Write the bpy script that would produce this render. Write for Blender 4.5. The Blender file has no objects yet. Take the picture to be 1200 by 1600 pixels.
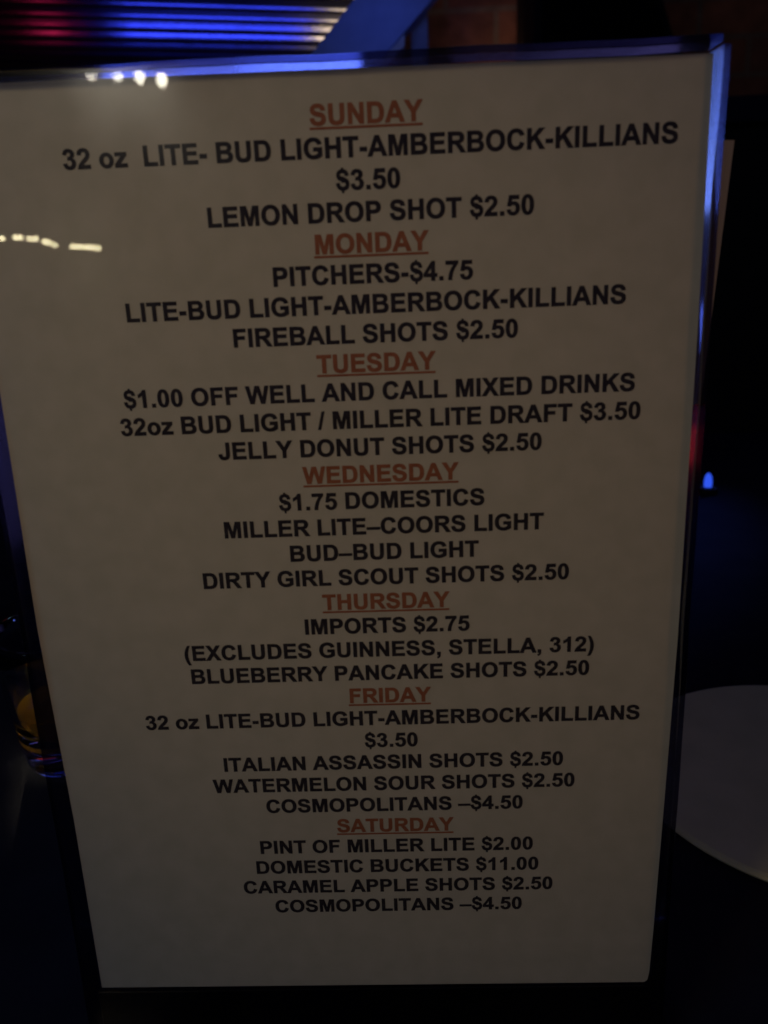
import bpy, bmesh, math, random
from mathutils import Vector, Matrix
random.seed(4)
scene = bpy.context.scene
COL = scene.collection
MM = 0.001

# ------------------------------------------------------------------ camera
cam_d = bpy.data.cameras.new("camera")
cam = bpy.data.objects.new("camera", cam_d)
COL.objects.link(cam)
right = Vector((0.9990, 0.0233, -0.0387))
up = Vector((0.0302, 0.2918, 0.9560))
back = Vector((0.0336, -0.9562, 0.2908))
cam.matrix_world = Matrix(((right.x, up.x, back.x, 0.0063),
                           (right.y, up.y, back.y, -0.1715),
                           (right.z, up.z, back.z, 0.1950),
                           (0, 0, 0, 1)))
cam_d.sensor_fit = 'VERTICAL'
cam_d.sensor_height = 4.745
cam_d.sensor_width = 4.745 * 0.75
cam_d.lens = 4.0
cam_d.clip_start = 0.005
cam_d.clip_end = 60
cam_d.dof.use_dof = True
cam_d.dof.focus_distance = 0.232
cam_d.dof.aperture_fstop = 2.7
cam_d.dof.aperture_blades = 0
scene.camera = cam

# ------------------------------------------------------------------ world, lamps, exposure
w = bpy.data.worlds.new("World")
scene.world = w
w.use_nodes = True
w.node_tree.nodes["Background"].inputs[0].default_value = (0.30, 0.32, 1.0, 1)
w.node_tree.nodes["Background"].inputs[1].default_value = 0.0130


def area(name, loc, target, size, size_y, power, col, spread=180, yaw=0):
    d = bpy.data.lights.new(name, 'AREA')
    d.shape = 'RECTANGLE'
    d.size, d.size_y, d.energy, d.color = size, size_y, power, col
    d.spread = math.radians(spread)
    o = bpy.data.objects.new(name, d)
    COL.objects.link(o)
    o.location = loc
    if target is None:            # shines straight up
        o.rotation_euler = (math.pi, 0, math.radians(yaw))
    else:
        o.rotation_euler = (Vector(target) - Vector(loc)).to_track_quat('-Z', 'Y').to_euler()
    return o


area("cool_fill_lamp", (-0.42, -0.37, 0.46), (-0.06, 0, 0.14), 0.14, 0.14, 0.18, (0.40, 0.76, 1.0))  # unseen fill added to cool the warm tone on the sheet
sd = bpy.data.lights.new("shaded_downlight", 'SPOT')      # shaded lamp over the table, its pool of light centred left on the sheet
sd.energy, sd.color, sd.shadow_soft_size = 1.52, (1.0, 0.66, 0.26), 0.05
sd.spot_size, sd.spot_blend = math.radians(26), 1.0
so = bpy.data.objects.new("shaded_downlight", sd)
COL.objects.link(so)
so.location = (-0.28, -0.40, 0.50)
so.rotation_euler = (Vector((-0.026, 0, 0.166)) - so.location).to_track_quat('-Z', 'Y').to_euler()
area("amber_ceiling_lamp", (0.50, -0.50, 0.50), (0.08, 0, 0.22), 0.12, 0.12, 0.012, (1.0, 0.45, 0.12), 40)
# bar lighting behind: blue strip, red and amber spots low behind the counter, shining up at the steel awning
area("blue_bar_lamp", (-0.25, 1.62, -0.30), None, 0.47, 0.08, 0.125, (0.035, 0.06, 1.0), 80, 16.9)
area("red_bar_lamp", (-0.65, 1.52, -0.30), None, 0.05, 0.08, 0.0035, (1.0, 0.03, 0.14), 80, 16.9)
area("amber_bar_lamp", (0.08, 1.72, -0.30), None, 0.13, 0.08, 0.045, (1.0, 0.74, 0.46), 80, 16.9)
area("blue_board_lamp", (-0.05, 0.70, 0.36), (-0.01, 1.28, 0.53), 0.08, 0.04, 0.027, (0.08, 0.15, 1.0), 35)
area("brick_lamp", (0.235, 1.76, 0.50), (0.22, 1.90, 0.66), 0.04, 0.04, 0.038, (1.0, 0.57, 0.27), 120)
# unseen lamps added to put coloured gleams into the holder's clear walls
area("blue_edge_lamp", (-0.12, 0.55, 0.275), (-0.12, 0.20, 0.38), 0.20, 0.13, 0.33, (0.15, 0.26, 1.0), 70)
area("blue_top_edge_lamp", (-0.12, 0.55, 0.120), (-0.10, 0.10, 0.22), 0.20, 0.04, 0.030, (0.10, 0.17, 1.0), 70)
area("violet_edge_lamp", (0.09, 0.32, 0.16), (-0.08, 0.0, 0.14), 0.12, 0.26, 0.0065, (0.30, 0.26, 1.0), 60)
area("red_edge_lamp", (-0.12, 0.55, 0.030), (-0.02, 0.10, 0.14), 0.20, 0.030, 0.0022, (1.0, 0.05, 0.06), 60)
area("gold_spark_lamp", (-0.50, 0.06, 0.24), (-0.140, 0.136, 0.014), 0.014, 0.014, 0.012, (1.0, 0.80, 0.30), 5)  # unseen narrow beam added to make the amber drink glow gold
area("gold_glint_lamp", (-0.42, 0.02, 0.36), (-0.140, 0.136, 0.014), 0.016, 0.016, 0.035, (1.0, 0.82, 0.36))  # unseen, added for gold glints on the shot glass
area("gold_far_spark_lamp", (-0.31, 0.50, 0.34), (-0.139, 0.137, 0.022), 0.014, 0.014, 0.0030, (1.0, 0.82, 0.38), 5)  # unseen beam added from behind the shot glass for its gold gleam
area("blue_spark_lamp", (0.40, 0.78, 0.30), (0.215, 0.50, 0.08), 0.030, 0.030, 0.016, (0.10, 0.20, 1.0), 24)  # unseen lamp added for a blue glint in the tall glass
area("brick_right_lamp", (0.72, 1.55, 0.52), (0.72, 1.90, 0.66), 0.10, 0.06, 0.013, (1.0, 0.68, 0.50), 140)  # unseen lamp added to bring up the brick at right
area("glass_spark_lamp", (0.75, -0.40, 0.70), (0.19, 0.52, 0.12), 0.022, 0.022, 0.05, (1.0, 0.85, 0.60))  # unseen, added for warm glints in the tall glass
area("blue_glass_spark_lamp", (0.85, 0.30, 0.40), (0.19, 0.52, 0.10), 0.030, 0.030, 0.05, (0.14, 0.22, 1.0))  # unseen, added for blue glints on the tall glass

vs = scene.view_settings
vs.view_transform = 'Standard'
vs.look = 'None'
vs.exposure = 0.0
vs.gamma = 1.0
vs.use_curve_mapping = False
scene.cycles.max_bounces = 10
scene.cycles.transparent_max_bounces = 24
scene.cycles.sample_clamp_indirect = 4.0


# ------------------------------------------------------------------ materials
def new_mat(name):
    m = bpy.data.materials.new(name)
    m.use_nodes = True
    return m, m.node_tree.nodes, m.node_tree.links


def principled(name, col, rough=0.5, metal=0.0, spec=0.5, noise=None, bump=None):
    m, N, L = new_mat(name)
    b = N["Principled BSDF"]
    b.inputs["Base Color"].default_value = (*col, 1)
    b.inputs["Roughness"].default_value = rough
    b.inputs["Metallic"].default_value = metal
    b.inputs["Specular IOR Level"].default_value = spec
    tc = N.new("ShaderNodeTexCoord")
    if noise:                      # (scale, other colour)
        n = N.new("ShaderNodeTexNoise")
        n.inputs["Scale"].default_value = noise[0]
        n.inputs["Detail"].default_value = 8
        L.new(tc.outputs["Object"], n.inputs["Vector"])
        r = N.new("ShaderNodeValToRGB")
        r.color_ramp.elements[0].position = 0.35
        r.color_ramp.elements[1].position = 0.68
        r.color_ramp.elements[0].color = (*col, 1)
        r.color_ramp.elements[1].color = (*noise[1], 1)
        L.new(n.outputs["Fac"], r.inputs[0])
        L.new(r.outputs[0], b.inputs["Base Color"])
    if bump:                       # (scale, strength, distance)
        n2 = N.new("ShaderNodeTexNoise")
        n2.inputs["Scale"].default_value = bump[0]
        n2.inputs["Detail"].default_value = 6
        L.new(tc.outputs["Object"], n2.inputs["Vector"])
        bp = N.new("ShaderNodeBump")
        bp.inputs["Strength"].default_value = bump[1]
        bp.inputs["Distance"].default_value = bump[2]
        L.new(n2.outputs["Fac"], bp.inputs["Height"])
        L.new(bp.outputs[0], b.inputs["Normal"])
    return m


PAPER = principled("paper", (0.725, 0.71, 0.66), 0.75, spec=0.2,
                   noise=(170, (0.80, 0.77, 0.73)), bump=(900, 0.15, 0.0002))
INK = principled("black_ink", (0.036, 0.033, 0.050), 0.8, spec=0.0, noise=(500, (0.058, 0.053, 0.072)))
RED_INK = principled("red_ink", (0.42, 0.155, 0.095), 0.8, spec=0.0, noise=(500, (0.50, 0.20, 0.125)))
CARD = principled("card", (0.56, 0.54, 0.52), 0.8, spec=0.2)
BOARD = principled("coaster_board", (0.60, 0.67, 0.54), 0.9, spec=0.1, noise=(60, (0.68, 0.74, 0.61)), bump=(700, .2, .0003))
TABLE = principled("table_laminate", (0.014, 0.015, 0.034), 0.8, spec=0.03, noise=(35, (0.020, 0.021, 0.044)), bump=(160, .08, .0006))
STEEL = principled("corrugated_steel", (0.55, 0.56, 0.60), 0.17, metal=1.0, noise=(14, (0.42, 0.43, 0.47)), bump=(60, .06, .002))
PAINT = principled("painted_timber", (0.36, 0.43, 0.58), 0.6, noise=(25, (0.28, 0.34, 0.48)), bump=(90, .15, .001))
TRIM = principled("cream_trim", (0.62, 0.57, 0.46), 0.6, noise=(40, (0.5, 0.45, 0.36)))
BLACKBOX = principled("black_cabinet", (0.008, 0.008, 0.011), 0.7, spec=0.2)
GRILLE = principled("speaker_cloth", (0.005, 0.005, 0.007), 0.9, spec=0.1)
WIRE = principled("black_wire", (0.01, 0.01, 0.01), 0.6)
SOCKET = principled("bulb_socket", (0.02, 0.02, 0.02), 0.5)


def brick_mat():
    m, N, L = new_mat("old_brick")
    b = N["Principled BSDF"]
    b.inputs["Roughness"].default_value = 0.9
    tc = N.new("ShaderNodeTexCoord")
    mp = N.new("ShaderNodeMapping")
    mp.inputs["Rotation"].default_value = (math.radians(90), 0, 0)
    L.new(tc.outputs["Object"], mp.inputs["Vector"])
    bt = N.new("ShaderNodeTexBrick")
    bt.inputs["Scale"].default_value = 1.0
    bt.inputs["Brick Width"].default_value = 0.215
    bt.inputs["Row Height"].default_value = 0.075
    bt.inputs["Mortar Size"].default_value = 0.006
    bt.inputs["Color1"].default_value = (0.20, 0.085, 0.055, 1)
    bt.inputs["Color2"].default_value = (0.12, 0.055, 0.045, 1)
    bt.inputs["Mortar"].default_value = (0.13, 0.10, 0.085, 1)
    ns = N.new("ShaderNodeTexNoise")
    ns.inputs["Scale"].default_value = 22
    ns.inputs["Detail"].default_value = 8
    L.new(tc.outputs["Object"], ns.inputs["Vector"])
    L.new(mp.outputs[0], bt.inputs["Vector"])
    mx = N.new("ShaderNodeMix")
    mx.data_type = 'RGBA'
    mx.blend_type = 'OVERLAY'
    mx.inputs[0].default_value = 0.8
    L.new(bt.outputs["Color"], mx.inputs[6])
    L.new(ns.outputs["Fac"], mx.inputs[7])
    L.new(mx.outputs[2], b.inputs["Base Color"])
    bp = N.new("ShaderNodeBump")
    bp.inputs["Strength"].default_value = 0.8
    bp.inputs["Distance"].default_value = 0.008
    L.new(ns.outputs["Fac"], bp.inputs["Height"])
    L.new(bp.outputs[0], b.inputs["Normal"])
    return m


def acrylic_mat(name, edge=False):
    """Clear sheet plastic: lets light straight through, mirrors by Fresnel, with smudges that blur part of the mirror."""
    m, N, L = new_mat(name)
    for n in list(N):
        if n.type != 'OUTPUT_MATERIAL':
            N.remove(n)
    out = [n for n in N if n.type == 'OUTPUT_MATERIAL'][0]
    tr = N.new("ShaderNodeBsdfTransparent")
    tr.inputs[0].default_value = (0.40, 0.40, 0.50, 1) if edge else (0.975, 0.975, 0.98, 1)
    g1 = N.new("ShaderNodeBsdfGlossy")
    g1.inputs["Roughness"].default_value = 0.12 if edge else 0.012
    g2 = N.new("ShaderNodeBsdfGlossy")
    g2.inputs["Roughness"].default_value = 0.34 if edge else 0.18
    tc = N.new("ShaderNodeTexCoord")
    mp = N.new("ShaderNodeMapping")
    mp.inputs["Scale"].default_value = (34, 34, 16)
    ns = N.new("ShaderNodeTexNoise")
    ns.inputs["Scale"].default_value = 1.0
    ns.inputs["Detail"].default_value = 5
    L.new(tc.outputs["Object"], mp.inputs[0])
    L.new(mp.outputs[0], ns.inputs["Vector"])
    rp = N.new("ShaderNodeValToRGB")
    rp.color_ramp.elements[0].position = 0.45
    rp.color_ramp.elements[1].position = 0.68
    rp.color_ramp.elements[0].color = (0.06, 0.06, 0.06, 1)
    rp.color_ramp.elements[1].color = (0.92, 0.92, 0.92, 1)
    L.new(ns.outputs["Fac"], rp.inputs[0])
    mg = N.new("ShaderNodeMixShader")
    L.new(rp.outputs[0], mg.inputs[0])
    L.new(g1.outputs[0], mg.inputs[1])
    L.new(g2.outputs[0], mg.inputs[2])
    # the sheet has two faces and rays cross it straight, so both faces mirror like an outer face
    fr = N.new("ShaderNodeFresnel")
    geo = N.new("ShaderNodeNewGeometry")
    ior = N.new("ShaderNodeMapRange")
    ior.inputs["To Min"].default_value = 1.49
    ior.inputs["To Max"].default_value = 1 / 1.49
    L.new(geo.outputs["Backfacing"], ior.inputs["Value"])
    L.new(ior.outputs[0], fr.inputs["IOR"])
    ms = N.new("ShaderNodeMixShader")
    L.new(fr.outputs[0], ms.inputs[0])
    L.new(tr.outputs[0], ms.inputs[1])
    L.new(mg.outputs[0], ms.inputs[2])
    L.new(ms.outputs[0], out.inputs["Surface"])
    return m


def glass_mat(name, col=(1, 1, 1), rough=0.0, ior=1.5):
    m, N, L = new_mat(name)
    b = N["Principled BSDF"]
    b.inputs["Base Color"].default_value = (*col, 1)
    b.inputs["Roughness"].default_value = rough
    b.inputs["IOR"].default_value = ior
    b.inputs["Transmission Weight"].default_value = 1.0
    return m


def glow_mat(name, col, strength):
    m, N, L = new_mat(name)
    for n in list(N):
        if n.type != 'OUTPUT_MATERIAL':
            N.remove(n)
    out = [n for n in N if n.type == 'OUTPUT_MATERIAL'][0]
    e = N.new("ShaderNodeEmission")
    e.inputs[0].default_value = (*col, 1)
    e.inputs[1].default_value = strength
    L.new(e.outputs[0], out.inputs["Surface"])
    return m


BRICK = brick_mat()
ACRYLIC = acrylic_mat("clear_acrylic")
ACRYLIC_EDGE = acrylic_mat("acrylic_edge", True)
GLASS = glass_mat("bar_glass", (0.95, 0.97, 1.0))
AMBER = glass_mat("amber_drink", (0.90, 0.50, 0.07), ior=1.34)
AMBER.node_tree.nodes["Principled BSDF"].inputs["Transmission Weight"].default_value = 0.65   # slightly cloudy
BULB = glow_mat("lit_bulb", (1.0, 0.88, 0.52), 30)
LANTERN = glow_mat("lit_lantern", (1.0, 0.93, 0.74), 62)


# ------------------------------------------------------------------ mesh helpers
def obj(name, bm, mat, parent=None, smooth=False):
    me = bpy.data.meshes.new(name)
    bmesh.ops.recalc_face_normals(bm, faces=bm.faces)
    if smooth:
        for f in bm.faces:
            f.smooth = True
    bm.to_mesh(me)
    bm.free()
    me.materials.append(mat)
    o = bpy.data.objects.new(name, me)
    COL.objects.link(o)
    if parent:
        o.parent = parent
    return o


def thing(name, label, cat, loc=(0, 0, 0), rz=0.0, group=None):
    o = bpy.data.objects.new(name, None)
    COL.objects.link(o)
    o.empty_display_size = 0.02
    o.location = loc
    o.rotation_euler = (0, 0, rz)
    return tag(o, label, cat, group)


def tag(o, label, cat, group=None):
    o["label"] = label
    o["category"] = cat
    if group:
        o["group"] = group
    return o


def add_box(bm, x0, x1, y0, y1, z0, z1, bevel=0.0):
    r = bmesh.ops.create_cube(bm, size=1.0)
    for v in r['verts']:
        v.co = Vector((x0 + (v.co.x + .5) * (x1 - x0), y0 + (v.co.y + .5) * (y1 - y0), z0 + (v.co.z + .5) * (z1 - z0)))
    if bevel:
        es = list({e for v in r['verts'] for e in v.link_edges})
        bmesh.ops.bevel(bm, geom=es, offset=bevel, segments=3, affect='EDGES', profile=0.5)
    return bm


def box(*a, **k):
    return add_box(bmesh.new(), *a, **k)


def lathe(profile, n=64, bm=None):
    """profile: list of (radius, z), open or closed by the axis"""
    bm = bm or bmesh.new()
    rings = []
    for r, z in profile:
        if r < 1e-7:
            rings.append([bm.verts.new((0, 0, z))])
        else:
            rings.append([bm.verts.new((r * math.cos(2 * math.pi * i / n), r * math.sin(2 * math.pi * i / n), z)) for i in range(n)])
    for a, b in zip(rings, rings[1:]):
        for i in range(n):
            j = (i + 1) % n
            if len(a) == 1 and len(b) == 1:
                continue
            if len(a) == 1:
                bm.faces.new((a[0], b[i], b[j]))
            elif len(b) == 1:
                bm.faces.new((a[i], a[j], b[0]))
            else:
                bm.faces.new((a[i], a[j], b[j], b[i]))
    return bm


def prism(pts, y0, y1):
    """outline in x,z extruded from y0 to y1"""
    bm = bmesh.new()
    a = [bm.verts.new((x, y0, z)) for x, z in pts]
    b = [bm.verts.new((x, y1, z)) for x, z in pts]
    bm.faces.new(a)
    bm.faces.new(b[::-1])
    n = len(pts)
    for i in range(n):
        j = (i + 1) % n
        bm.faces.new((a[i], b[i], b[j], a[j]))
    return bm


def tube(path, r, n=8, bm=None):
    bm = bm or bmesh.new()
    prev = None
    for i, p in enumerate(path):
        p = Vector(p)
        d = (Vector(path[min(i + 1, len(path) - 1)]) - Vector(path[max(i - 1, 0)])).normalized()
        u = d.cross(Vector((0, 0, 1)))
        u = u.normalized() if u.length > 1e-4 else Vector((1, 0, 0))
        v = d.cross(u)
        ring = [bm.verts.new(p + r * (math.cos(2 * math.pi * k / n) * u + math.sin(2 * math.pi * k / n) * v)) for k in range(n)]
        if prev:
            for k in range(n):
                bm.faces.new((prev[k], prev[(k + 1) % n], ring[(k + 1) % n], ring[k]))
        else:
            bm.faces.new(ring)
        prev = ring
    bm.faces.new(prev[::-1])
    return bm


# ------------------------------------------------------------------ setting: table top, brick wall, steel awning
tt = obj("table_top", box(-1.6, 1.6, -0.9, 0.72, -0.045, 0.0, bevel=0.006), TABLE)
tt["kind"] = "structure"
fl = obj("floor", box(-4, 4, -5, 3.0, -1.06, -1.0), principled("dark_floor", (0.02, 0.018, 0.016), 0.6, noise=(5, (0.03, 0.027, 0.024))))
fl["kind"] = "structure"

wall = obj("brick_wall", box(-3.2, 3.2, 1.90, 2.10, -1.0, 2.2), BRICK)
tag(wall, "old dark red brick wall at the back of the bar", "wall")


def awning():
    pitch, amp, rows, per = 0.0755, 0.0095, 10, 14
    yaw = math.radians(16.9)
    ex = Vector((math.cos(yaw), math.sin(yaw), 0))
    ey = Vector((-math.sin(yaw), math.cos(yaw), 0))
    bm = bmesh.new()
    lines = []
    n = rows * per
    for k in range(n + 1):
        s = -3.2 * pitch + k * pitch / per
        z = amp * math.cos(2 * math.pi * s / pitch)
        base = Vector((-0.464, 1.336, 0.575)) + ey * s
        row = []
        for i in range(13):
            row.append(bm.verts.new(base + ex * (-0.75 + 1.25 * i / 12 + 0.0) + Vector((0, 0, z))))
        lines.append(row)
    for a, b in zip(lines, lines[1:]):
        for i in range(12):
            bm.faces.new((a[i], a[i + 1], b[i + 1], b[i]))
    o = obj("corrugated_awning", bm, STEEL, smooth=True)
    md = o.modifiers.new("thickness", 'SOLIDIFY')
    md.thickness = 0.0012
    md.offset = 1
    return o


tag(awning(), "dark corrugated metal awning with blue, red and amber gleams along its ridges", "awning")

# slanted blue lit board, cream trim under its edge
brace = thing("roof_brace", "wide slanted board glowing blue at the end of the metal awning", "beam", (-0.0555, 1.28, 0.4728))
O = Vector((-0.0555, 0.4728))


def rel(pts):
    return [(x - O.x, z - O.y) for x, z in pts]


obj("board", prism(rel([(-0.385, 0.215), (-0.0275, 0.585), (0.0957, 0.585), (-0.285, 0.215)]), 0, 0.045), PAINT, brace)
obj("edge_trim", prism(rel([(0.0158, 0.5162), (0.0145, 0.4900), (-0.300, 0.197), (-0.312, 0.197), (-0.0316, 0.4700)]), 0.012, 0.060), TRIM, brace)
post = obj("upright_post", box(-0.014, 0.014, -0.014, 0.014, 0, 1.75, bevel=0.002), TRIM)
post.location = (0.0412, 1.45, -1.0 + 0.0)
post.scale = (1, 1, 1)
tag(post, "narrow cream upright post between the blue board and brick wall", "post")

# dark loudspeaker hung on the wall
spk = thing("wall_loudspeaker", "big black loudspeaker with a slanted side hanging on the brick wall", "loudspeaker", (0.40, 1.60, 0.45))
obj("cabinet", prism([(-0.150, -0.25), (0.215, -0.25), (0.150, 0.03), (0.105, 0.10), (0.078, 0.175), (0.065, 0.26), (-0.145, 0.26)], 0, 0.26), BLACKBOX, spk)
obj("grille", prism([(-0.135, -0.235), (0.190, -0.235), (0.130, 0.03), (0.088, 0.10), (0.062, 0.17), (0.05, 0.245), (-0.13, 0.245)], -0.008, -0.0005), GRILLE, spk)

# cabinet shape added to keep the wall dark behind the table
cab = thing("added_dark_cabinet", "black cabinet shape added to darken the wall behind the tall beer glass", "cabinet", (0.95, 1.05, -1.0))
obj("carcass", box(-0.62, 0.62, 0.0, 0.45, 0, 1.33, bevel=0.004), BLACKBOX, cab)
obj("counter_top", box(-0.64, 0.64, -0.03, 0.46, 1.3305, 1.362, bevel=0.004), TABLE, cab)
for k in range(2):
    dr = obj("door", box(-0.60 + 0.61 * k, -0.01 + 0.61 * k, -0.018, -0.0005, 0.05, 1.30, bevel=0.003), BLACKBOX, cab)
    obj("handle", tube([(-0.05 + 0.10 * k, -0.03, 1.05), (-0.05 + 0.10 * k, -0.03, 1.20)], 0.005, 10), WIRE, dr)

# ------------------------------------------------------------------ lettering (own bold sans outlines, 2048 units to the em)


def qc(*toks):
    """contour from points and quadratic steps: (x,y) line, ('q', cx, cy, x, y)"""
    pts = []
    for t in toks:
        if t[0] == 'q':
            x0, y0 = pts[-1]
            _, cx, cy, x, y = t
            for k in range(1, 6):
                u = k / 5
                pts.append(((1 - u) ** 2 * x0 + 2 * u * (1 - u) * cx + u * u * x, (1 - u) ** 2 * y0 + 2 * u * (1 - u) * cy + u * u * y))
        else:
            pts.append((t[0], t[1]))
    return pts


def ell(cx, cy, rx, ry, n=2.15, a0=0, a1=360, k=48):
    r = []
    for i in range(k):
        t = math.radians(a0 + (a1 - a0) * i / (k if a1 - a0 == 360 else k - 1))
        c, s = math.cos(t), math.sin(t)
        r.append((cx + rx * math.copysign(abs(c) ** (2 / n), c), cy + ry * math.copysign(abs(s) ** (2 / n), s)))
    return r


def Q(*a):
    return ('q',) + a


S_OUT = qc((74, 477), (362, 505), Q(388, 360, 467, 292), Q(547, 224, 682, 224), Q(825, 224, 897, 284), Q(970, 345, 970, 426), Q(970, 478, 939, 514), Q(909, 551, 833, 578), Q(781, 596, 596, 642), Q(358, 701, 262, 787), Q(127, 908, 127, 1082), Q(127, 1194, 190, 1291), Q(254, 1389, 373, 1440), Q(493, 1491, 662, 1491), Q(938, 1491, 1077, 1370), Q(1217, 1249, 1224, 1047), (928, 1034), Q(909, 1147, 846, 1196), Q(784, 1246, 659, 1246), Q(530, 1246, 457, 1193), Q(410, 1159, 410, 1102), Q(410, 1050, 454, 1013), Q(510, 966, 726, 915), Q(942, 864, 1045, 809), Q(1149, 755, 1207, 660), Q(1266, 566, 1266, 427), Q(1266, 301, 1196, 191), Q(1126, 81, 998, 27), Q(870, -26, 679, -26), Q(401, -26, 252, 102), Q(103, 231, 74, 477))


def rect(x0, y0, x1, y1):
    return [(x0, y0), (x1, y0), (x1, y1), (x0, y1)]


PAR = qc((405, 1491), Q(95, 1050, 95, 530), Q(95, 10, 405, -431), (608, -431), Q(372, 30, 372, 530), Q(372, 1020, 608, 1491))
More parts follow.
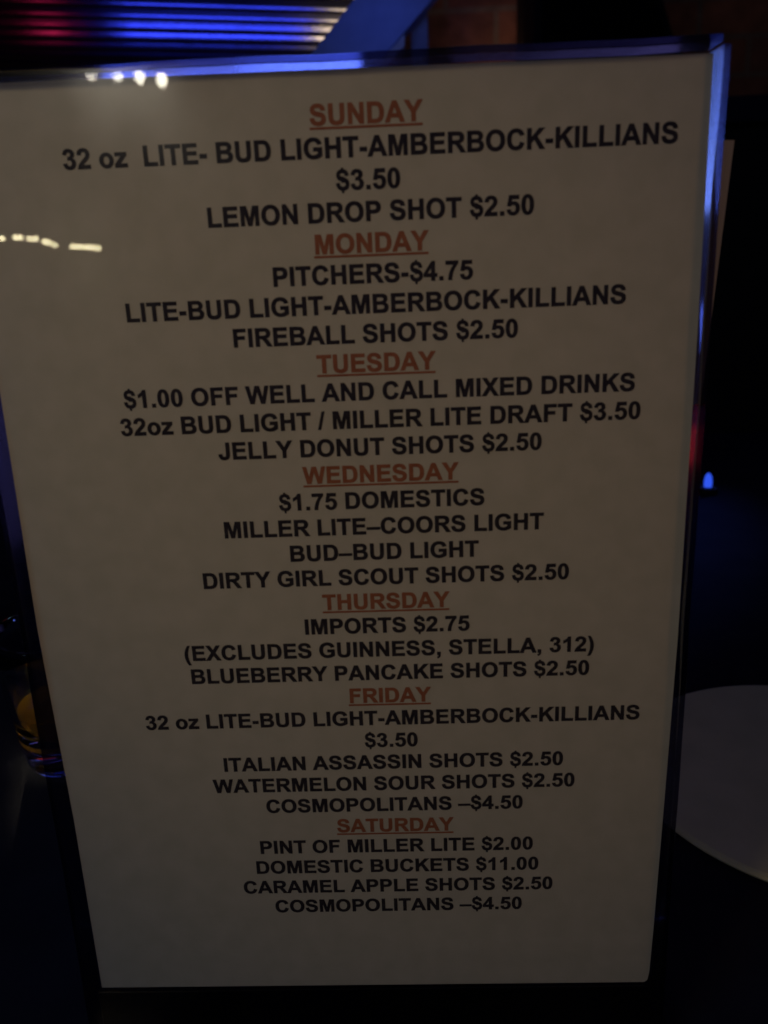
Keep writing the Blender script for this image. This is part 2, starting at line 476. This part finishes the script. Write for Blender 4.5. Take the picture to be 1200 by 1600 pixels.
# glyph: (advance, [contours of layer 1], [contours of layer 2])
G = {
 ' ': (569, []),
 'A': (1479, [qc((1471, 0), (1149, 0), (1021, 333), (435, 333), (314, 0), (0, 0), (571, 1466), (884, 1466)), qc((926, 580), (724, 1124), (526, 580))]),
 'B': (1479, [qc((149, 1466), (735, 1466), Q(909, 1466, 994, 1451), Q(1080, 1437, 1147, 1391), Q(1215, 1345, 1260, 1268), Q(1305, 1192, 1305, 1097), Q(1305, 994, 1249, 908), Q(1194, 822, 1099, 779), Q(1233, 740, 1305, 646), Q(1377, 552, 1377, 425), Q(1377, 325, 1330, 230), Q(1284, 136, 1203, 79), Q(1123, 23, 1005, 10), Q(931, 2, 648, 0), (149, 0)),
              qc((445, 1222), (445, 883), (639, 883), Q(812, 883, 854, 888), Q(930, 897, 973, 940), Q(1017, 984, 1017, 1055), Q(1017, 1123, 979, 1165), Q(942, 1208, 868, 1217), Q(824, 1222, 615, 1222)),
              qc((445, 639), (445, 247), (719, 247), Q(879, 247, 922, 256), Q(988, 268, 1029, 314), Q(1071, 361, 1071, 439), Q(1071, 505, 1039, 551), Q(1007, 597, 946, 618), Q(886, 639, 684, 639))]),
 'C': (1479, [qc((1087, 539), (1374, 448), Q(1308, 208, 1154, 91), Q(1001, -25, 765, -25), Q(473, -25, 285, 174), Q(97, 374, 97, 720), Q(97, 1086, 286, 1288), Q(475, 1491, 783, 1491), Q(1052, 1491, 1220, 1332), Q(1320, 1238, 1370, 1062), (1077, 992), Q(1051, 1106, 968, 1172), Q(886, 1238, 768, 1238), Q(605, 1238, 503, 1121), Q(402, 1004, 402, 742), Q(402, 464, 502, 346), Q(602, 228, 762, 228), Q(880, 228, 965, 303), Q(1050, 378, 1087, 539))]),
 'D': (1479, [qc((148, 1466), (689, 1466), Q(872, 1466, 968, 1438), Q(1097, 1400, 1189, 1303), Q(1281, 1206, 1329, 1065), Q(1377, 925, 1377, 719), Q(1377, 538, 1332, 407), Q(1277, 247, 1175, 148), Q(1098, 73, 967, 31), Q(869, 0, 705, 0), (148, 0)),
              qc((444, 1218), (444, 247), (665, 247), Q(789, 247, 844, 261), Q(916, 279, 963, 322), Q(1011, 365, 1041, 463), Q(1071, 562, 1071, 732), Q(1071, 902, 1041, 993), Q(1011, 1084, 957, 1135), Q(903, 1186, 820, 1204), Q(758, 1218, 577, 1218))]),
 'E': (1366, [qc((149, 0), (149, 1466), (1236, 1466), (1236, 1218), (445, 1218), (445, 893), (1181, 893), (1181, 646), (445, 646), (445, 247), (1264, 247), (1264, 0))]),
 'F': (1251, [qc((151, 0), (151, 1466), (1156, 1466), (1156, 1218), (447, 1218), (447, 871), (1059, 871), (1059, 623), (447, 623), (447, 0))]),
 'G': (1593, [qc((831, 538), (831, 785), (1469, 785), (1469, 201), Q(1376, 111, 1199, 43), Q(1023, -25, 842, -25), Q(612, -25, 441, 71), Q(270, 168, 184, 347), Q(98, 527, 98, 738), Q(98, 967, 194, 1145), Q(290, 1323, 475, 1418), Q(616, 1491, 826, 1491), Q(1099, 1491, 1252, 1376), Q(1406, 1262, 1450, 1060), (1156, 1005), Q(1125, 1113, 1039, 1175), Q(954, 1238, 826, 1238), Q(632, 1238, 517, 1115), Q(403, 992, 403, 750), Q(403, 489, 519, 358), Q(635, 228, 823, 228), Q(916, 228, 1009, 264), Q(1103, 301, 1170, 353), (1170, 538))]),
 'H': (1479, [qc((150, 0), (150, 1466), (446, 1466), (446, 889), (1026, 889), (1026, 1466), (1322, 1466), (1322, 0), (1026, 0), (1026, 641), (446, 641), (446, 0))]),
 'I': (569, [rect(138, 0, 434, 1466)]),
 'J': (1139, [qc((704, 1466), (1000, 1466), (1000, 538), Q(1000, 356, 968, 258), Q(925, 130, 812, 52), Q(699, -25, 514, -25), Q(297, -25, 180, 96), Q(63, 218, 62, 453), (342, 485), Q(347, 359, 379, 307), Q(427, 228, 525, 228), Q(624, 228, 665, 284), Q(704, 341, 704, 519))]),
 'K': (1479, [qc((151, 0), (151, 1466), (447, 1466), (447, 815), (1045, 1466), (1443, 1466), (891, 895), (1473, 0), (1090, 0), (687, 688), (447, 443), (447, 0))]),
 'L': (1251, [qc((157, 0), (157, 1454), (453, 1454), (453, 247), (1189, 247), (1189, 0))]),
 'M': (1706, [qc((145, 0), (145, 1466), (588, 1466), (854, 466), (1117, 1466), (1561, 1466), (1561, 0), (1286, 0), (1286, 1154), (995, 0), (710, 0), (420, 1154), (420, 0))]),
 'N': (1479, [qc((152, 0), (152, 1466), (440, 1466), (1040, 487), (1040, 1466), (1315, 1466), (1315, 0), (1018, 0), (427, 956), (427, 0))]),
 'O': (1593, [ell(798, 733, 709, 758), ell(798, 733, 404, 505)]),
 'P': (1366, [qc((149, 0), (149, 1466), (624, 1466), Q(894, 1466, 976, 1444), Q(1102, 1411, 1187, 1300), Q(1272, 1190, 1272, 1015), Q(1272, 880, 1223, 788), Q(1174, 696, 1098, 643), Q(1023, 591, 945, 574), Q(839, 553, 638, 553), (445, 553), (445, 0)),
              qc((445, 1218), (445, 802), (607, 802), Q(782, 802, 841, 825), Q(900, 848, 933, 897), Q(967, 946, 967, 1011), Q(967, 1091, 920, 1143), Q(873, 1195, 801, 1208), Q(748, 1218, 588, 1218))]),
 'R': (1479, [qc((150, 0), (150, 1466), (773, 1466), Q(1008, 1466, 1114, 1426), Q(1221, 1387, 1285, 1286), Q(1349, 1185, 1349, 1055), Q(1349, 890, 1252, 782), Q(1155, 675, 962, 647), Q(1058, 591, 1120, 524), Q(1183, 457, 1289, 286), (1468, 0), (1114, 0), (900, 319), Q(786, 490, 744, 534), Q(702, 579, 655, 595), Q(608, 612, 506, 612), (446, 612), (446, 0)),
              qc((446, 846), (665, 846), Q(878, 846, 931, 864), Q(984, 882, 1014, 926), Q(1044, 970, 1044, 1036), Q(1044, 1110, 1004, 1155), Q(965, 1201, 893, 1213), Q(857, 1218, 677, 1218), (446, 1218))]),
 'S': (1366, [S_OUT]),
 'T': (1251, [qc((479, 0), (479, 1218), (45, 1218), (45, 1466), (1209, 1466), (1209, 1218), (776, 1218), (776, 0))]),
 'U': (1479, [qc((147, 1466), (443, 1466), (443, 672), Q(443, 483, 454, 427), Q(473, 337, 544, 282), Q(616, 228, 740, 228), Q(866, 228, 930, 279), Q(994, 331, 1007, 406), Q(1020, 481, 1020, 655), (1020, 1466), (1316, 1466), (1316, 696), Q(1316, 432, 1292, 323), Q(1268, 214, 1203, 139), Q(1139, 64, 1031, 19), Q(923, -25, 749, -25), Q(539, -25, 430, 23), Q(322, 72, 259, 149), Q(196, 227, 176, 312), Q(147, 438, 147, 684))]),
 'V': (1366, [qc((523, 0), (-1, 1466), (320, 1466), (691, 381), (1050, 1466), (1364, 1466), (839, 0))]),
 'W': (1933, [qc((363, 0), (13, 1466), (316, 1466), (537, 459), (805, 1466), (1157, 1466), (1414, 442), (1639, 1466), (1927, 1466), (1581, 0), (1267, 0), (975, 1096), (684, 0))]),
 'X': (1366, [qc((0, 0), (501, 765), (47, 1466), (393, 1466), (687, 995), (975, 1466), (1318, 1466), (862, 754), (1363, 0), (1006, 0), (681, 507), (355, 0))]),
 'Y': (1366, [qc((534, 0), (534, 617), (-3, 1466), (344, 1466), (689, 886), (1027, 1466), (1368, 1466), (829, 615), (829, 0))]),
 'o': (1251, [ell(625, 530, 543, 555, 2.05), ell(625, 530, 248, 325, 2.05)]),
 'z': (1024, [qc((32, 0), (32, 219), (430, 676), Q(528, 788, 575, 835), Q(526, 832, 446, 831), (71, 829), (71, 1062), (951, 1062), (951, 863), (545, 395), (402, 240), Q(519, 247, 547, 247), (982, 247), (982, 0))]),
 '0': (1139, [ell(558, 723, 472, 748, 2.25), ell(558, 723, 182, 516, 2.3)]),
 '1': (1139, [qc((807, 0), (526, 0), (526, 1059), Q(372, 915, 163, 846), (163, 1101), Q(273, 1137, 402, 1237), Q(531, 1338, 579, 1472), (807, 1472))]),
 '2': (1139, [qc((1035, 261), (1035, 0), (50, 0), Q(66, 148, 146, 280), Q(226, 413, 462, 632), Q(652, 809, 695, 872), Q(753, 959, 753, 1044), Q(753, 1138, 702, 1188), Q(652, 1239, 563, 1239), Q(475, 1239, 423, 1186), Q(371, 1133, 363, 1010), (83, 1038), Q(108, 1270, 240, 1371), Q(372, 1472, 570, 1472), Q(787, 1472, 911, 1355), Q(1035, 1238, 1035, 1064), Q(1035, 965, 999, 875), Q(964, 786, 887, 688), Q(836, 623, 703, 501), Q(570, 379, 534, 339), Q(499, 299, 477, 261))]),
 '3': (1139, [qc((76, 389), (348, 422), Q(361, 318, 418, 263), Q(475, 208, 556, 208), Q(643, 208, 702, 274), Q(762, 340, 762, 452), Q(762, 558, 705, 620), Q(648, 682, 566, 682), Q(512, 682, 437, 661), (468, 890), Q(582, 887, 642, 939), Q(702, 992, 702, 1079), Q(702, 1153, 658, 1197), Q(614, 1241, 541, 1241), Q(469, 1241, 418, 1191), Q(367, 1141, 356, 1045), (97, 1089), Q(124, 1222, 178, 1301), Q(233, 1381, 330, 1426), Q(428, 1472, 549, 1472), Q(756, 1472, 881, 1340), Q(984, 1232, 984, 1096), Q(984, 903, 773, 788), Q(899, 761, 974, 667), Q(1050, 573, 1050, 440), Q(1050, 247, 909, 111), Q(768, -25, 558, -25), Q(359, -25, 228, 89), Q(97, 204, 76, 389))]),
 '4': (1139, [qc((638, 0), (638, 295), (38, 295), (38, 541), (674, 1472), (910, 1472), (910, 542), (1092, 542), (1092, 295), (910, 295), (910, 0)), qc((638, 542), (638, 1043), (301, 542))]),
 '5': (1139, [qc((91, 377), (371, 406), Q(383, 311, 442, 255), Q(501, 200, 578, 200), Q(666, 200, 727, 271), Q(788, 343, 788, 487), Q(788, 622, 727, 689), Q(667, 757, 570, 757), Q(449, 757, 353, 650), (125, 683), (269, 1446), (1012, 1446), (1012, 1183), (482, 1183), (438, 934), Q(532, 981, 630, 981), Q(817, 981, 947, 845), Q(1077, 709, 1077, 492), Q(1077, 311, 972, 169), Q(829, -25, 575, -25), Q(372, -25, 244, 84), Q(116, 193, 91, 377))]),
 '7': (1139, [qc((87, 1185), (87, 1446), (1049, 1446), (1049, 1241), Q(930, 1124, 807, 905), Q(684, 686, 619, 439), Q(555, 193, 556, 0), (285, 0), Q(292, 303, 410, 618), Q(528, 933, 725, 1185))]),
 '$': (1139, [[(x * 0.83 + 14, y) for x, y in S_OUT]], [rect(508, -205, 634, 90), rect(508, 1380, 634, 1600), rect(508, 560, 634, 960)]),
 '.': (569, [rect(147, 0, 428, 281)]),
 ',': (569, [qc((142, 0), (142, 281), (423, 281), (423, 80), Q(423, -42, 402, -112), Q(381, -182, 322, -237), Q(264, -292, 174, -324), (119, -208), Q(204, -180, 240, -131), Q(276, -82, 278, 0))]),
 '-': (682, [rect(80, 391, 602, 672)]),
 '–': (1139, [rect(-4, 408, 1143, 612)]),
 '/': (569, [qc((3, -25), (363, 1491), (570, 1491), (208, -25))]),
 '(': (682, [PAR]),
 ')': (682, [[(682 - x, y) for x, y in PAR]]),
}
EM = 4.939 * MM
_glyph_mesh = {}


def fill(contours):
    c = bpy.data.curves.new("tmp", 'CURVE')
    c.dimensions = '2D'
    c.fill_mode = 'BOTH'
    c.offset = 0.015          # ink spread
    for pts in contours:
        s = c.splines.new('POLY')
        s.points.add(len(pts) - 1)
        for p, (x, y) in zip(s.points, pts):
            p.co = (x / 2048, y / 2048, 0, 1)
        s.use_cyclic_u = True
    o = bpy.data.objects.new("tmp", c)
    COL.objects.link(o)
    dg = bpy.context.evaluated_depsgraph_get()
    me = bpy.data.meshes.new_from_object(o.evaluated_get(dg))
    res = ([v.co.copy() for v in me.vertices], [tuple(p.vertices) for p in me.polygons])
    bpy.data.objects.remove(o)
    bpy.data.curves.remove(c)
    bpy.data.meshes.remove(me)
    return res


def glyph(ch):
    if ch not in _glyph_mesh:
        g = G[ch]
        layers = []
        if g[1]:
            layers.append((fill(g[1]), 0.0))
        if len(g) > 2:
            layers.append((fill(g[2]), 1.0))
        _glyph_mesh[ch] = layers
    return _glyph_mesh[ch]


def text_bm(txt, cx, base, y, underline=False):
    """one printed line centred on cx (metres), baseline height base, on the plane y"""
    bm = bmesh.new()
    wtot = sum(G[c][0] for c in txt) / 2048
    x = -wtot / 2
    for ch in txt:
        for (vs_, fs), lay in glyph(ch):
            bv = [bm.verts.new((cx + (x + v.x) * EM, y - lay * 0.00002, base + v.y * EM)) for v in vs_]
            for f in fs:
                try:
                    bm.faces.new([bv[i] for i in f])
                except ValueError:
                    pass
        x += G[ch][0] / 2048
    if underline:
        q = [(-wtot / 2, -0.155), (wtot / 2, -0.155), (wtot / 2, -0.065), (-wtot / 2, -0.065)]
        bm.faces.new([bm.verts.new((cx + a * EM, y, base + b * EM)) for a, b in q])
    return bm


# ------------------------------------------------------------------ the clear menu holder
# front face of the paper lies at y = 0; first baseline at z = 44 em
X0, X1, ZT = -0.0800, 0.0646, 0.2288
holder = thing("menu_holder", "clear acrylic table menu holder standing upright, edges gleaming blue", "menu holder", (0, 0.001, 0))
YF0, YF1, YB0, YB1 = -0.0026, -0.0010, 0.0032, 0.0046


def panel(y0, y1):
    """flat sheet, left open on the three sides that run into the rounded edges"""
    bm = box(X0 + .0012, X1 - .0012, y0, y1, 0.0062, ZT - .0012)
    bmesh.ops.delete(bm, geom=[f for f in bm.faces if f.normal.z > .5 or abs(f.normal.x) > .5], context='FACES_ONLY')
    return bm


obj("front_panel", panel(YF0, YF1), ACRYLIC, holder)
obj("back_panel", panel(YB0, YB1), ACRYLIC, holder)


def rail(length, axis):
    """flat wall with eased corners closing the two panels; profile in (outwards, depth)"""
    bm = bmesh.new()
    y0, y1, t, c = YF0, YB1, 0.0014, 0.0007
    prof = [(0, y0)]
    for k in range(7):
        a = math.pi / 2 * k / 6
        prof.append((t - c + c * math.sin(a), y0 + c - c * math.cos(a)))
    for k in range(7):
        a = math.pi / 2 * k / 6
        prof.append((t - c + c * math.cos(a), y1 - c + c * math.sin(a)))
    prof.append((0, y1))
    n = len(prof)
    rows = []
    m = 30
    for i in range(m + 1):
        u = i / m
        wob = 0.00010 * math.sin(19 * u + 1.0) + 0.00005 * math.sin(47 * u)
        row = []
        for a, b in prof:
            o_ = a + wob
            if axis == 'top':
                row.append(bm.verts.new((length * u, b, o_)))
            elif axis == 'right':
                row.append(bm.verts.new((o_, b, length * u)))
            else:
                row.append(bm.verts.new((-o_, b, length * u)))
        rows.append(row)
    for a, b in zip(rows, rows[1:]):
        for k in range(n):
            j = (k + 1) % n
            bm.faces.new((a[k], a[j], b[j], b[k]))
    bm.faces.new(rows[0])
    bm.faces.new(rows[-1][::-1])
    return bm


e = obj("top_fold", rail(X1 - X0 - .0032, 'top'), ACRYLIC_EDGE, holder)
e.location = (X0 + .0016, 0, ZT - .0014)
e = obj("side_edge", rail(ZT - .0078, 'right'), ACRYLIC_EDGE, holder)
e.location = (X1 - .0014, 0, 0.0062)
e = obj("side_edge", rail(ZT - .0078, 'left'), ACRYLIC_EDGE, holder)
e.location = (X0 + .0014, 0, 0.0062)
obj("base", box(X0 - .002, X1 + .002, -0.036, 0.036, 0.0003, 0.0060, bevel=0.0012), ACRYLIC_EDGE, holder)
obj("paper_stop", box(X0 + .003, X1 - .003, YF1 + .0002, YF1 + .0030, 0.0064, 0.0180, bevel=0.0002), ACRYLIC_EDGE, holder)

# the printed sheet inside it
def sheet_bm():
    L_ = [(1.95, -13.9 - 1.62), (-9, -15.50), (-20, -15.62), (-30, -15.42), (-40.2, -15.42)]
    R_ = [(1.80, 12.62), (-7.6, 12.70), (-21.3, 12.72), (-29.5, 12.60), (-37, 12.47), (-39.6, 12.40), (-40.1, 12.33), (-40.25, 12.18)]
    pts = [(x * EM, (44 + y) * EM) for y, x in L_] + [(x * EM, (44 + y) * EM) for y, x in R_[::-1]]
    return prism(pts, 0.0, 0.00012)


sheet = obj("menu_sheet", sheet_bm(), PAPER)
sheet.location = (0, 0.001, 0)
tag(sheet, "white drinks special menu sheet with black price lines and red weekday headings", "menu")

LINES = [("SUNDAY", 1), ("32 oz  LITE- BUD LIGHT-AMBERBOCK-KILLIANS", 0), ("$3.50", 0), ("LEMON DROP SHOT $2.50", 0), ("MONDAY", 1), ("PITCHERS-$4.75", 0),
         ("LITE-BUD LIGHT-AMBERBOCK-KILLIANS", 0), ("FIREBALL SHOTS $2.50", 0), ("TUESDAY", 1), ("$1.00 OFF WELL AND CALL MIXED DRINKS", 0),
         ("32oz BUD LIGHT / MILLER LITE DRAFT $3.50", 0), ("JELLY DONUT SHOTS $2.50", 0), ("WEDNESDAY", 1), ("$1.75 DOMESTICS", 0), ("MILLER LITE–COORS LIGHT", 0),
         ("BUD–BUD LIGHT", 0), ("DIRTY GIRL SCOUT SHOTS $2.50", 0), ("THURSDAY", 1), ("IMPORTS $2.75", 0), ("(EXCLUDES GUINNESS, STELLA, 312)", 0),
         ("BLUEBERRY PANCAKE SHOTS $2.50", 0), ("FRIDAY", 1), ("32 oz LITE-BUD LIGHT-AMBERBOCK-KILLIANS", 0), ("$3.50", 0), ("ITALIAN ASSASSIN SHOTS $2.50", 0),
         ("WATERMELON SOUR SHOTS $2.50", 0), ("COSMOPOLITANS –$4.50", 0), ("SATURDAY", 1), ("PINT OF MILLER LITE $2.00", 0), ("DOMESTIC BUCKETS $11.00", 0),
         ("CARAMEL APPLE SHOTS $2.50", 0), ("COSMOPOLITANS –$4.50", 0)]
SHIFT = [-0.04] * 32
for i, (t, head) in enumerate(LINES):
    o = obj("heading" if head else "price_line", text_bm(t, SHIFT[i] * EM, (44 - 1.15 * i) * EM, -0.00006, bool(head)), RED_INK if head else INK, sheet)
    if head:
        o["label"] = "red underlined heading " + t

# pale paper tab stuck on the back of the holder, its edge peeping out on the right
tab = obj("paper_tab", box(-0.0046, 0.0, -0.0001, 0.0001, -0.050, 0.0), CARD)
tab.location = (0.0685, 0.0049, 0.2120)
tab.rotation_euler = (0, math.radians(3.4), 0)
tag(tab, "narrow pale paper tab peeping out behind the holder's right edge", "paper tab")

# round pale coaster on the table behind
bm = lathe([(0, 0), (0.0664, 0), (0.0674, 0.0006), (0.0681, 0.0016), (0.0674, 0.0026), (0.0664, 0.0030), (0, 0.0030)], 128)
co = obj("round_coaster", bm, BOARD)
for f in co.data.polygons:
    f.use_smooth = False
co.location = (0.1531, 0.1107, 0.0002)
tag(co, "large round pale coaster lying on the dark table at lower right", "coaster")

# shot glass with an amber drink, left
def glass_profile(r_base, r_rim, h, wall, floor_t):
    out = [(0, 0.0), (r_base * .82, 0.0), (r_base * .95, 0.0008), (r_base, 0.0028)]
    out += [(r_base + (r_rim - r_base) * t, 0.0028 + (h - 0.0034) * t) for t in (0.15, 0.3, 0.5, 0.7, 0.85, 1.0)]
    out += [(r_rim - wall * .25, h), (r_rim - wall * .75, h)]
    inn = [(r_base + (r_rim - r_base) * t - wall, 0.0028 + (h - 0.0034) * t) for t in (1.0, 0.8, 0.6, 0.4)]
    zb = floor_t
    tb = (zb - 0.0028) / (h - 0.0034)
    inn += [(r_base + (r_rim - r_base) * max(tb, 0) - wall, zb + 0.002), ((r_base - wall) * .8, zb), (0, zb)]
    inn = [p for i, p in enumerate(inn) if i < 4 and p[1] > zb + 0.003 or i >= 4]
    return out + inn


def drink_glass(name, label, loc, r_base, r_rim, h, wall, floor_t, fill_h=None):
    t = thing(name, label, "glass", loc)
    obj("glass_body", lathe(glass_profile(r_base, r_rim, h, wall, floor_t), 72), GLASS, t, smooth=True)
    if fill_h:
        def ri(z):
            return r_base + (r_rim - r_base) * (z - 0.0028) / (h - 0.0034) - wall - 0.0002
        z0 = floor_t + 0.0003
        prof = [(0, z0), ((r_base - wall) * .78, z0), (ri(z0 + .0024), z0 + .0024), (ri(fill_h), fill_h), (0, fill_h)]
        obj("amber_drink", lathe(prof, 72), AMBER, t, smooth=False)
    return t


drink_glass("shot_glass", "small shot glass with an amber drink behind the holder's lower left edge", (-0.1370, 0.137, 0.0003), 0.0175, 0.0245, 0.058, 0.0022, 0.009, 0.026)
drink_glass("tumbler", "empty tumbler cut off by the left edge of the photo", (-0.232, 0.205, 0.0003), 0.029, 0.037, 0.085, 0.0026, 0.010)
drink_glass("tall_beer_glass", "tall empty beer glass standing in the dark at the right edge", (0.192, 0.525, 0.0003), 0.034, 0.047, 0.200, 0.0028, 0.012)

# glowing cap added to stand in for a blue reflection in the tall glass
glint = thing("blue_glint", "tiny glowing cap standing in for a blue reflection in the tall glass", "light", (0.2406, 0.4954, 0.0003))
obj("base", lathe([(0, 0), (0.0075, 0), (0.0080, 0.001), (0.0080, 0.0035), (0.0070, 0.0045), (0, 0.0045)], 32), BLACKBOX, glint)
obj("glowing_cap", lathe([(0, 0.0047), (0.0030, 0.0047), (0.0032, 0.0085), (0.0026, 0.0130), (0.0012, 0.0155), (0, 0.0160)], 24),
    glow_mat("blue_glow", (0.035, 0.11, 1.0), 0.85), glint, smooth=True)

# ------------------------------------------------------------------ lamps behind the camera that mirror in the acrylic
def ball(r, sz=1.0):
    bm = bmesh.new()
    bmesh.ops.create_uvsphere(bm, u_segments=20, v_segments=12, radius=r)
    for v in bm.verts:
        v.co.z *= sz
    return bm


string_pts = [(-1.0938, -2.2811, 0.2635), (-1.0618, -2.294, 0.2657), (-1.0497, -2.2988, 0.2653), (-1.0288, -2.3071, 0.2612), (-1.0149, -2.3124, 0.2607), (-0.9944, -2.3203, 0.2515), (-0.9837, -2.3242, 0.2495), (-0.9689, -2.3297, 0.2421), (-0.9280, -2.3442, 0.2371), (-0.9185, -2.3475, 0.2361), (-0.9089, -2.3507, 0.2350), (-0.8993, -2.354, 0.2340), (-0.8896, -2.3572, 0.2329), (-0.8799, -2.3604, 0.2318), (-0.8702, -2.3635, 0.2308), (-0.8604, -2.3666, 0.2297)]
st = thing("string_lights", "string of small warm bulbs mirrored as dots in the acrylic", "string lights", string_pts[0])
S0 = Vector(string_pts[0])
path = [Vector((-1.35, -2.18, 0.30)) - S0] + [Vector(p) - S0 + Vector((0, -0.004, 0.010)) for p in string_pts] + [Vector((-0.60, -2.45, 0.26)) - S0]
obj("wire", tube(path, 0.0015, 6), WIRE, st)
bulb_mesh = None
for i, p in enumerate(string_pts):
    if bulb_mesh is None:
        b = obj("bulb", ball(0.0056, 1.1), BULB, st, smooth=True)
        bulb_mesh = b.data
    else:
        b = bpy.data.objects.new("bulb", bulb_mesh)
        COL.objects.link(b)
        b.parent = st
    b.location = Vector(p) - S0

lamp_pts = [(-0.8112, -2.3400, 0.6738), (-0.7473, -2.3589, 0.6713), (-0.6920, -2.3743, 0.6670), (-0.6380, -2.3890, 0.6578)]
which = ["leftmost", "second from the left", "third from the left", "rightmost"]
lm = cm = dm = None
for p, wh in zip(lamp_pts, which):
    t = thing("pendant_lamp", "%s of four bright lamps mirrored along the holder's top edge" % wh, "lamp", p, group="lamps mirrored in the top of the holder")
    if lm is None:
        a = obj("glowing_globe", ball(0.0140, 1.45), LANTERN, t, smooth=True)
        lm = a.data
        c = obj("socket", lathe([(0, 0.015), (0.008, 0.015), (0.008, 0.04), (0, 0.04)], 16), SOCKET, t)
        cm = c.data
        d = obj("cord", tube([(0, 0, 0.04), (0, 0, 1.4)], 0.0012, 6), WIRE, t)
        dm = d.data
    else:
        for nm, me in (("glowing_globe", lm), ("socket", cm), ("cord", dm)):
            a = bpy.data.objects.new(nm, me)
            COL.objects.link(a)
            a.parent = t
